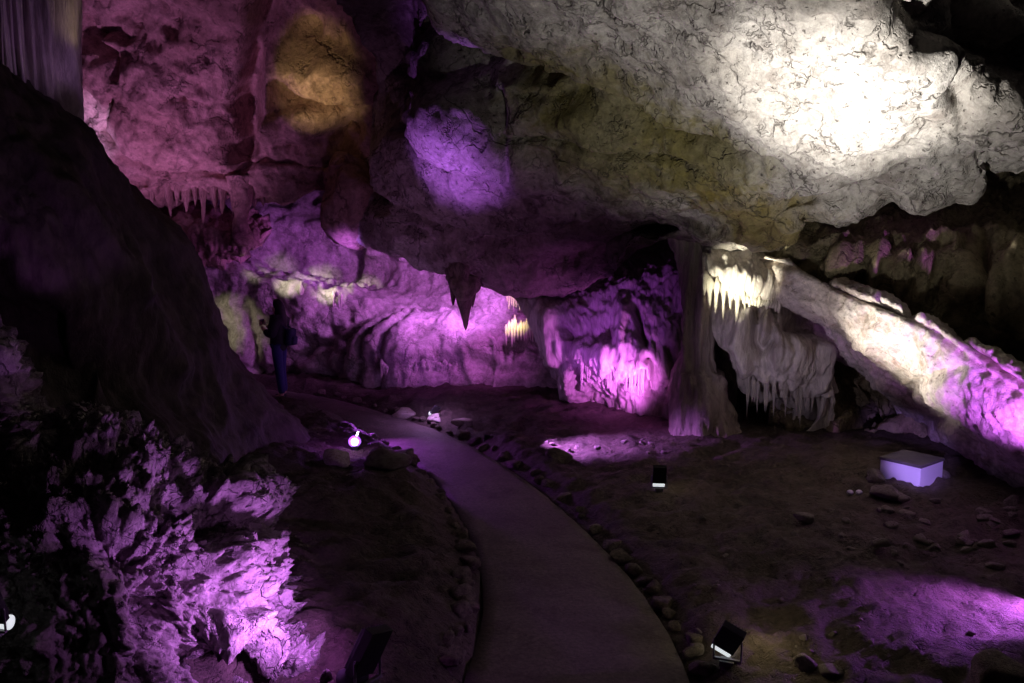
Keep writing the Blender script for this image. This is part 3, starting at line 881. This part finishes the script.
def edge_stones(line, off, a, b, n, label, group, smin, smax):
    for k in range(n):
        t = a + (b - a) * (k + random.uniform(-.3, .3)) / n
        i = int(np.clip(t * 159, 1, 158)); p = line[i]
        tg = line[i + 1] - line[i - 1]; tg /= np.linalg.norm(tg); nn = np.array([-tg[1], tg[0]]) * off
        x, y = p + nn * random.uniform(.6, 1.3)
        s = random.uniform(smin, smax)
        var = random.randrange(5)
        if ('dim', var) not in STM:
            STM[('dim', var)] = stone_mesh('stone', var + 1); STM[('dim', var)].materials.append(M['dim'])
        o = bpy.data.objects.new('edging_stone', STM[('dim', var)]); COL.objects.link(o)
        o.location = (x, y, max(ground_z(x, y), 0) + s * .2); o.scale = (s, s * random.uniform(.7, 1.1), s * .6)
        o.rotation_euler = (0, 0, random.uniform(0, 6.28)); tag(o, label, 'stone', group)


edge_stones(PR, .13, .12, .88, 40, 'dark stone edging the right side of the path', 'stones along the right edge of the path', .05, .11)
edge_stones(PL, -.13, .12, .93, 38, 'dark stone edging the left side of the path', 'stones along the left edge of the path', .05, .11)

stone(702, 640, 26, 'pale stone just left of the large floodlight')
stone(700, 655, 20, 'smaller brown stone below the pale one by the large floodlight', var=1)
stone(809, 670, 26, 'pale angular stone right of the large floodlight near the bottom edge', var=2)
stone(832, 676, 32, 'flat brown stone touching the pale angular one near the bottom edge', var=3, flat=.4)
stone(806, 522, 22, 'lone purple grey stone in the middle of the right floor', flat=.5)
stone(892, 499, 34, 'flat brown rock leaning on the front of the white box', flat=.45, var=1)
stone(878, 482, 20, 'rounded brown rock at the left corner of the white box', flat=.8, var=2)
stone(946, 478, 16, 'small pale stone to the right of the white box', var=3)
stone(973, 634, 8, 'tiny bright stone on the purple floor in the lower right', var=0)
stone(1012, 705, 75, 'dark mossy boulder cut off by the lower right corner', mat='dim', flat=.75, var=4, name='boulder', cat='boulder')
stone(560, 462, 30, 'dark stone in front of the bright purple patch of floor', mat='dim', flat=.6, var=2)
stone(517, 450, 14, 'small dark stone at the left end of the bright purple patch', mat='dim', flat=1.0, var=3)
stone(387, 470, 44, 'reddish brown rock beside the glowing purple lamp', mat='stone', flat=.5, var=1)
stone(402, 462, 24, 'dark upright rock between the glowing lamp and the path', mat='stone', flat=.8, var=0)
stone(405, 417, 34, 'long pale purple rock left of the small lamp by the far bend', flat=.3, var=2, mat='slab')
stone(442, 424, 34, 'bright purple white rock directly under the small lamp by the far bend', flat=.4, var=3, mat='slab')
stone(462, 427, 26, 'dull purple rock right of the bright rock by the far bend', flat=.4, var=4, mat='slab')
stone(336, 464, 34, 'added pale stone for the lit edge of the dark mound below the glowing lamp', flat=.6, var=2, mat='slab')  # added pale stone stands in for the lit edge of the mound
for k in range(40):
    x = random.uniform(875, 1015); y = random.uniform(500, 570)
    stone(x, y, random.uniform(7, 20), 'small rubble stone on the floor in front of the white box', 'rubble in front of the box', flat=random.uniform(.4, .7))
for k in range(26):
    x = random.uniform(690, 880); y = random.uniform(500, 660)
    if abs(x - 727) < 45 and y > 590: continue
    stone(x, y, random.uniform(4, 10), 'small stone lying on the dark right floor', 'stones on the right floor', flat=random.uniform(.4, .7))
for k in range(14):
    stone(random.uniform(545, 680), random.uniform(440, 456), random.uniform(4, 9), 'small stone on the bright purple floor before the cascade', 'stones before the cascade', flat=.6)

# ------------------------------------------------------------------ box on the right
def bm_box(bm, c, s, rot=None):
    r = bmesh.ops.create_cube(bm, size=1.0)
    for v in r['verts']:
        v.co = Vector((v.co.x * s[0], v.co.y * s[1], v.co.z * s[2]))
        if rot: v.co = rot @ v.co
        v.co += Vector(c)
    return r['verts']


def bm_obj(name, bm, mat, parent=None, bevel=0.0, smooth=False):
    if bevel:
        bmesh.ops.bevel(bm, geom=list(bm.edges), offset=bevel, segments=2, affect='EDGES', profile=.6)
    bmesh.ops.recalc_face_normals(bm, faces=bm.faces)
    me = bpy.data.meshes.new(name); bm.to_mesh(me); bm.free()
    if smooth: me.polygons.foreach_set('use_smooth', [True] * len(me.polygons))
    me.materials.append(mat)
    o = bpy.data.objects.new(name, me); COL.objects.link(o)
    if parent: o.parent = parent
    return o


bp = on_ground(921, 486)
box = empty('storage_box', (bp[0], bp[1] + .25, bp[2] - .03), (0, 0, math.radians(-52)))
tag(box, 'white metal box with a lid darkened for shade on the floor under the slanting slab', 'box')
bm = bmesh.new(); bm_box(bm, (0, 0, .125), (.46, .50, .25)); bm_obj('body', bm, M['crate'], box, .012)
bm = bmesh.new(); bm_box(bm, (0, 0, .265), (.48, .52, .035)); bm_obj('lid', bm, M['crate_top'], box, .012)

# ------------------------------------------------------------------ floodlights
def tube(bm, a, b, r, n=8):
    a, b = Vector(a), Vector(b); ax = (b - a).normalized()
    q = Vector((0, 0, 1)).rotation_difference(ax)
    ra, rb = [], []
    for k in range(n):
        v = q @ Vector((r * math.cos(2 * math.pi * k / n), r * math.sin(2 * math.pi * k / n), 0))
        ra.append(bm.verts.new(a + v)); rb.append(bm.verts.new(b + v))
    for k in range(n):
        bm.faces.new((ra[k], ra[(k + 1) % n], rb[(k + 1) % n], rb[k]))
    bm.faces.new(ra[::-1]); bm.faces.new(rb)


def make_flood(label, loc, rz, sc, tilt=-50, roll=0.0, cap='glass_white', group=None):
    """Flood lamp on a yoke: finned housing (long axis Y of the head), pale glass end, two yoke arms, foot."""
    t = empty('floodlight', loc, (0, 0, rz), sc)
    tag(t, label, 'floodlight', group)
    R = Matrix.Rotation(math.radians(roll), 3, 'Y') @ Matrix.Rotation(math.radians(tilt), 3, 'X')
    ctr = Vector((0, 0, .22))
    bm = bmesh.new(); bm_box(bm, ctr + R @ Vector((0, -.03, 0)), (.20, .30, .07), R)
    for k in range(7):
        bm_box(bm, ctr + R @ Vector((-.084 + .028 * k, -.03, .045)), (.008, .27, .03), R)
    bm_obj('housing', bm, M['black'], t, .004)
    bm = bmesh.new()
    a = ctr + R @ Vector((-.085, .165, .03)); b = ctr + R @ Vector((.085, .165, .03))
    tube(bm, a, b, .058, 20)
    bm_obj('lamp_glass', bm, M[cap], t, 0, True)
    for s in (-1, 1):
        bm = bmesh.new()
        tube(bm, (s * .115, 0, .22), (s * .115, 0, .05), .009); tube(bm, (s * .115, 0, .22), (s * .085, 0, .22), .012)
        bm_obj('yoke_arm', bm, M['grey_metal'], t)
    bm = bmesh.new(); bm_box(bm, (0, 0, .04), (.24, .03, .02)); bm_box(bm, (0, 0, .015), (.12, .10, .05)); bm_obj('foot', bm, M['grey_metal'], t, .003)
    return t


f1p = on_ground(727, 664)
make_flood('large black floodlight with a white glass end beside the pale stone near the bottom edge', f1p, math.radians(-22), .8, tilt=-62, roll=24)
f2p = on_ground(659, 490)
make_flood('small black floodlight with a white glass end on the floor in front of the column', f2p, math.radians(-5), .72, tilt=-68)
f3p = P(0, 596, 4.0)
make_flood('floodlight cut off by the left edge in front of the rough boulder', (f3p[0] - .05, f3p[1], f3p[2] - .2), math.radians(-10), .62, tilt=-70)
f4p = on_ground(435, 421)
make_flood('small lamp on the bright rock by the far bend of the path', (f4p[0], f4p[1], f4p[2] + .05), math.radians(30), .5, tilt=-60, roll=25)
f5p = on_ground(487, 446)
make_flood('tiny pale lamp right of the far bend, at the edge of the path', f5p, math.radians(10), .42, tilt=-75)
f6p = on_ground(368, 690)
make_flood('dark floodlight seen from behind at the bottom edge, facing the rough boulder', f6p, math.radians(60), 1.0, tilt=-70, roll=15, cap='black')

# glowing purple lamp: a short can facing the path
lp = on_ground(355, 452)
lamp = empty('purple_lamp', lp, (0, 0, math.radians(14)), .78)
tag(lamp, 'glowing purple lamp on the bank left of the path', 'lamp')
bm = bmesh.new(); tube(bm, (0, .02, .16), (0, .16, .20), .085, 20); bm_obj('housing', bm, M['black'], lamp, 0, True)
bm = bmesh.new(); bmesh.ops.create_uvsphere(bm, u_segments=20, v_segments=12, radius=.052)
for v in bm.verts: v.co = Vector((v.co.x, v.co.y * .5 + .0, v.co.z * 1.15 + .16))
bm_obj('bulb', bm, M['glass_purple'], lamp, 0, True)
bm = bmesh.new(); tube(bm, (0, .012, .158), (0, .03, .163), .095, 24); bm_obj('halo_disc', bm, M['halo_disc'], lamp)  # added glowing disc imitates the purple halo round the bulb
bm = bmesh.new(); tube(bm, (.02, .03, .22), (.06, .03, .31), .012, 8); bm_obj('glow_streak', bm, M['glass_purple'], lamp, 0, True)  # added glowing rod draws the white streak above the bulb
bm = bmesh.new(); bm_box(bm, (0, .08, .04), (.10, .10, .08)); tube(bm, (0, .08, .06), (0, .08, .14), .012); bm_obj('foot', bm, M['black'], lamp, .003)

# small white markers on the right floor
for k, px in enumerate((850, 859)):
    p = on_ground(px, 495)
    bm = bmesh.new(); bmesh.ops.create_uvsphere(bm, u_segments=14, v_segments=8, radius=.035)
    for v in bm.verts: v.co.z = v.co.z * .8 + .03
    o = bm_obj('white_pebble', bm, M['crate'], None, 0, True); o.location = V(p)
    tag(o, ('left' if k == 0 else 'right') + ' one of the two small white pebbles lying together left of the white box', 'pebble', 'pair of white pebbles')

# ------------------------------------------------------------------ person
def skin_obj(name, pts, edges, radii, mat, parent, sub=2, root=0):
    me = bpy.data.meshes.new(name); me.from_pydata(pts, edges, []); me.update()
    o = bpy.data.objects.new(name, me); COL.objects.link(o)
    md = o.modifiers.new('skin', 'SKIN'); md.use_smooth_shade = True
    for i, r in enumerate(radii):
        v = me.skin_vertices[0].data[i]
        v.radius = r if isinstance(r, tuple) else (r, r)
        v.use_root = (i == root)
    s = o.modifiers.new('sub', 'SUBSURF'); s.levels = sub; s.render_levels = sub
    dg = bpy.context.evaluated_depsgraph_get()
    ev = o.evaluated_get(dg)
    m2 = bpy.data.meshes.new_from_object(ev)
    bpy.data.objects.remove(o)
    m2.name = name
    m2.polygons.foreach_set('use_smooth', [True] * len(m2.polygons))
    m2.materials.clear(); m2.materials.append(mat)
    o = bpy.data.objects.new(name, m2); COL.objects.link(o); o.parent = parent
    return o


pp = on_ground(281, 399)
# local frame: faces -X (picture left), z up, 1.68 m tall
person = empty('person', pp, (0, 0, math.radians(-12)), 1.0)
tag(person, 'person in dark jacket and blue jeans on the far path, holding up a phone', 'person')
S = 1.04
body_pts = [(0, 0, .92), (.0, 0, 1.08), (.01, 0, 1.26), (.02, 0, 1.38), (0, 0, 1.46), (-.02, 0, 1.53), (-.03, 0, 1.60),      # 0-6 spine, neck, head
            (.0, .09, .88), (-.02, .10, .50), (.02, .10, .09), (-.12, .10, .04),                                            # 7-10 leg
            (.0, -.09, .88), (.04, -.10, .50), (.08, -.10, .09), (-.06, -.10, .04),                                         # 11-14 leg
            (.02, .17, 1.36), (.0, .22, 1.12), (-.22, .12, 1.20), (-.27, .10, 1.26),                                        # 15-18 arm
            (.02, -.17, 1.36), (.0, -.22, 1.12), (-.22, -.10, 1.20), (-.27, -.07, 1.26)]
body_edges = [(0, 1), (1, 2), (2, 3), (3, 4), (4, 5), (5, 6), (0, 7), (7, 8), (8, 9), (9, 10), (0, 11), (11, 12), (12, 13), (13, 14),
              (3, 15), (15, 16), (16, 17), (17, 18), (3, 19), (19, 20), (20, 21), (21, 22)]
body_r = [(.11, .12), .10, (.10, .12), (.07, .09), .05, (.075, .08), (.088, .085), .08, .055, .042, .035, .08, .055, .042, .035, .045, .04, .032, .026, .045, .04, .032, .026]
body = skin_obj('body', body_pts, body_edges, body_r, M['skin'], person)
# face: nose, chin and brow as bumps joined to the head surface
jk_pts = [(0, 0, .80), (.0, 0, 1.02), (.01, 0, 1.24), (.02, 0, 1.38), (.02, .17, 1.37), (.0, .23, 1.12), (-.19, .14, 1.18), (.02, -.17, 1.37), (.0, -.23, 1.12), (-.19, -.12, 1.18), (.0, 0, 1.46)]
jk_e = [(0, 1), (1, 2), (2, 3), (3, 4), (4, 5), (5, 6), (3, 7), (7, 8), (8, 9), (3, 10)]
skin_obj('jacket', jk_pts, jk_e, [(.165, .185), (.15, .165), (.165, .18), (.13, .15), .105, .085, .062, .105, .085, .062, .085], M['jacket'], person)
jn_pts = [(0, 0, 1.0), (0, .09, .86), (-.02, .10, .50), (.02, .10, .10), (0, -.09, .86), (.04, -.10, .50), (.08, -.10, .10)]
skin_obj('jeans', jn_pts, [(0, 1), (1, 2), (2, 3), (0, 4), (4, 5), (5, 6)], [(.10, .11), .10, .076, .068, .10, .076, .068], M['jeans'], person)
for (x, y) in ((.02, .10), (.08, -.10)):
    skin_obj('shoe', [(x + .04, y, .05), (x - .08, y, .045), (x - .17, y, .035)], [(0, 1), (1, 2)], [(.05, .05), (.048, .045), (.04, .032)], M['shoe'], person)
skin_obj('hair', [(-.075, 0, 1.665), (-.02, 0, 1.665), (.025, 0, 1.60), (.045, 0, 1.48), (.06, 0, 1.34), (.07, 0, 1.22)], [(0, 1), (1, 2), (2, 3), (3, 4), (4, 5)], [(.045, .06), (.085, .095), (.09, .105), (.085, .11), (.08, .11), (.05, .09)], M['hair'], person)
skin_obj('nose', [(-.10, 0, 1.60), (-.125, 0, 1.575)], [(0, 1)], [.016, .014], M['skin'], person, 1)
for s in (-1, 1):   # five fingers of each hand round the phone
    for k in range(4):
        z = 1.275 + .022 * k
        skin_obj('finger', [(-.27, s * .085, z - .01), (-.31, s * .075, z), (-.325, s * .035, z + .005)], [(0, 1), (1, 2)], [.011, .010, .009], M['skin'], person, 1)
    skin_obj('thumb', [(-.265, s * .07, 1.27), (-.285, s * .045, 1.31), (-.287, s * .02, 1.33)], [(0, 1), (1, 2)], [.013, .012, .010], M['skin'], person, 1)
# phone in the hands
def to_world(o, p):
    return Matrix.Translation(o.location) @ o.rotation_euler.to_matrix().to_4x4() @ Vector(p)


bm = bmesh.new(); bm_box(bm, (0, 0, 0), (.012, .15, .085))
ph = bm_obj('phone', bm, M['phone'], None, .004); ph.location = to_world(person, (-.305, 0, 1.33)); ph.rotation_euler = (0, math.radians(12), person.rotation_euler[2])
tag(ph, 'small dark phone held up in both hands of the person', 'phone')
pk = empty('backpack', to_world(person, (.20, 0, 1.10)), (0, math.radians(6), person.rotation_euler[2]), .72)
tag(pk, 'navy backpack worn on the back of the person in blue jeans', 'backpack')
bm = bmesh.new(); bm_box(bm, (.03, 0, -.02), (.17, .29, .40)); bm_obj('bag', bm, M['pack'], pk, .06, True)
bm = bmesh.new(); bm_box(bm, (.13, 0, -.10), (.08, .22, .20)); bm_obj('front_pocket', bm, M['pack'], pk, .03, True)
for s in (-1, 1):
    bm = bmesh.new(); tube(bm, (-.04, s * .10, .17), (-.17, s * .13, .26), .018); tube(bm, (-.17, s * .13, .26), (-.32, s * .12, .10), .018); tube(bm, (-.32, s * .12, .10), (-.22, s * .15, -.16), .018)
    bm_obj('strap', bm, M['pack'], pk, 0, True)

# ------------------------------------------------------------------ lights
def spot(name, loc, tgt, power, col, size=60, blend=1.0, rad=.05):
    l = bpy.data.lights.new(name, 'SPOT'); l.energy = power; l.color = col; l.spot_size = math.radians(size); l.spot_blend = blend; l.shadow_soft_size = rad
    o = bpy.data.objects.new(name, l); COL.objects.link(o); o.location = V(loc)
    o.rotation_euler = (V(tgt) - V(loc)).to_track_quat('-Z', 'Y').to_euler()
    return o


def point(name, loc, power, col, rad=.08):
    l = bpy.data.lights.new(name, 'POINT'); l.energy = power; l.color = col; l.shadow_soft_size = rad
    o = bpy.data.objects.new(name, l); COL.objects.link(o); o.location = V(loc); return o


PUR = (.55, .10, 1.0)
PNK = (.78, .16, .95)
VIO = (.42, .11, 1.0)
WHT = (1.0, .96, .91)
WRM = (1.0, .84, .48)

# white flood on the ceiling
spot('spot_ceiling', f1p + np.array([.10, .22, .42]), P(805, 100, 8.3), 540, WHT, 84, 1.0, .06)
spot('spot_ceiling_core', f1p + np.array([.12, .24, .44]), P(850, 83, 7.9), 2700, WHT, 36, 1.0, .06)
point('spill_flood', f1p + np.array([.30, .15, .30]), 2.2, WRM, .05)
# white flood on the drapery head and the slab
spot('spot_drapery', f2p + np.array([.10, .12, .35]), P(744, 274, 11.4), 1700, (1, .95, .74), 20, 1.0, .04)
spot('spot_drapery_wide', f2p + np.array([.25, .12, .35]), P(792, 335, 11.4), 75, (.78, .64, .92), 60, 1.0, .04)
spot('spot_slab', f2p + np.array([.12, .10, .35]), P(900, 343, 9.7), 850, (1, .93, .84), 42, 1.0, .05)
point('spill_small_flood', f2p + np.array([.25, .05, .22]), .35, WRM, .03)
# purple lamp left of the foot of the column
cl = on_ground(632, 447)
spot('spot_cascade', P(650, 404, 11.9), P(610, 366, 12.9), 260, PNK, 96, 1.0, .10)
spot('spot_cascade_front', on_ground(545, 450) + np.array([0, -.3, .3]), P(605, 342, 12.8), 200, PUR, 46, 1.0, .05)
spot('spot_cascade_floor', on_ground(520, 449) + np.array([0, .1, .55]), on_ground(590, 448), 560, (.6, .2, 1.0), 64, 1.0, .04)
# purple lamps of the far gallery
ga = on_ground(437, 418)
spot('spot_gallery_high', P(478, 276, 14.8), P(420, 305, 17.0), 360, (.70, .2, 1.0), 120, 1.0, .10)
spot('spot_gallery_west', P(425, 250, 15.6), P(365, 280, 17.2), 90, (.72, .2, 1.0), 100, 1.0, .06)
spot('spot_gallery_low', P(508, 300, 14.4), P(450, 340, 15.9), 75, PNK, 130, 1.0, .06)
spot('spot_gallery_mound', on_ground(425, 424) + np.array([0, -.3, .4]), P(425, 350, 15.4), 55, PUR, 46, 1.0, .1)
point('spill_far_bend', f4p + np.array([-.05, -.25, .45]), 14, (.66, .32, 1.0), .03)
spot('spot_hollow', P(338, 268, 16.6), P(290, 244, 17.8), 50, PUR, 110, 1.0, .1)
spot('spot_pale_tooth', P(520, 350, 14.2), P(512, 312, 15.2), 70, (1, .85, .3), 44, 1.0, .03)
# warm streak on the ledge, from behind the dark mound
spot('spot_ledge', P(172, 260, 12.5), P(288, 280, 16.6), 1500, (1, .93, .76), 10, 1, .03)
spot('spot_ledge_west', P(172, 260, 12.5), P(254, 268, 16.6), 350, (1, .93, .76), 9, 1, .03)
spot('spot_ledge_east', P(172, 260, 12.5), P(328, 288, 16.7), 1900, (1, .93, .76), 9, 1, .03)
spot('spot_facet', P(335, 320, 14.0), P(352, 200, 15.2), 190, (.5, .15, 1), 26, 1, .05)
spot('spot_beam', P(150, 300, 15.0), P(226, 322, 16.6), 60, (1, .92, .66), 38, .8, .03)
# wall on the left
spot('spot_left_wall', P(110, 300, 13.2), P(160, 110, 15.0), 340, (.72, .27, .78), 84, 1.0, .08)
spot('spot_left_edge', P(75, 260, 13.5), P(90, 115, 15.4), 420, (.72, .46, 1.0), 26, 1.0, .05)
spot('spot_yellow', P(240, 215, 12.0), P(316, 92, 14.6), 330, (1, .76, .34), 30, 1.0, .05)
spot('spot_curtain', P(96, 118, 8.9), P(35, 15, 9.5), 11, (.6, .32, .8), 70, 1.0, .03)
spot('spot_curtain_warm', P(110, 60, 9.4), P(70, 5, 9.8), 5, (1, .75, .4), 60, 1.0, .05)
# violet beam of the glowing lamp
spot('spot_glow', lp + np.array([.02, -.02, .40]), P(458, 142, 12.0), 900, (.50, .14, 1.0), 33, 1.0, .05)
spot('spot_glow_wide', lp + np.array([.02, -.02, .40]), P(440, 215, 12.8), 60, (.75, .3, .75), 90, 1.0, .05)
point('lamp_glow', lp + np.array([-.08, -.14, .28]), 4, PUR, .05)
spot('spot_path', P(355, 440, 12.2) + np.array([.1, .1, .5]), on_ground(480, 490), 130, PUR, 100, 1.0, .05)
# right: purple on the slab end and the floor
spot('spot_right_slab', P(1060, 505, 6.9), P(1005, 402, 8.3), 640, (.62, .14, 1.0), 42, 1.0, .06)
spot('spot_recess', f2p + np.array([.3, .1, .35]), P(930, 265, 10.6), 55, (1, .86, .6), 44, 1.0, .05)  # added dim warm fill for the recess wall
spot('spot_right_floor', P(1060, 555, 6.4), on_ground(990, 610), 260, (.56, .14, 1), 82, 1.0, .06)
spot('spot_box', on_ground(935, 555) + np.array([0, 0, .7]), P(912, 460, 10.3), 240, (.46, .27, 1), 20, .7, .05)
# lower left
spot('spot_boulder', f6p + np.array([-.10, -.35, .55]), P(225, 595, 5.2), 165, (.66, .22, 1.0), 100, 1.0, .05)
spot('spot_boulder_top', f6p + np.array([.3, -.6, .9]), P(120, 500, 5.0), 23, (.70, .28, .88), 110, 1.0, .1)
point('spill_boulder', f6p + np.array([-.3, .1, .3]), 3.5, (.66, .16, 1.0), .05)

w = bpy.data.worlds.new('world'); scene.world = w; w.use_nodes = True
bg = w.node_tree.nodes['Background']; bg.inputs[0].default_value = (.75, .45, .70, 1); bg.inputs[1].default_value = .003

vs = scene.view_settings
vs.view_transform = 'Standard'; vs.look = 'None'; vs.gamma = 1.0; vs.exposure = 0.0; vs.use_curve_mapping = False
scene.cycles.use_denoising = True
scene.cycles.max_bounces = 6
scene.cycles.sample_clamp_indirect = 4.0
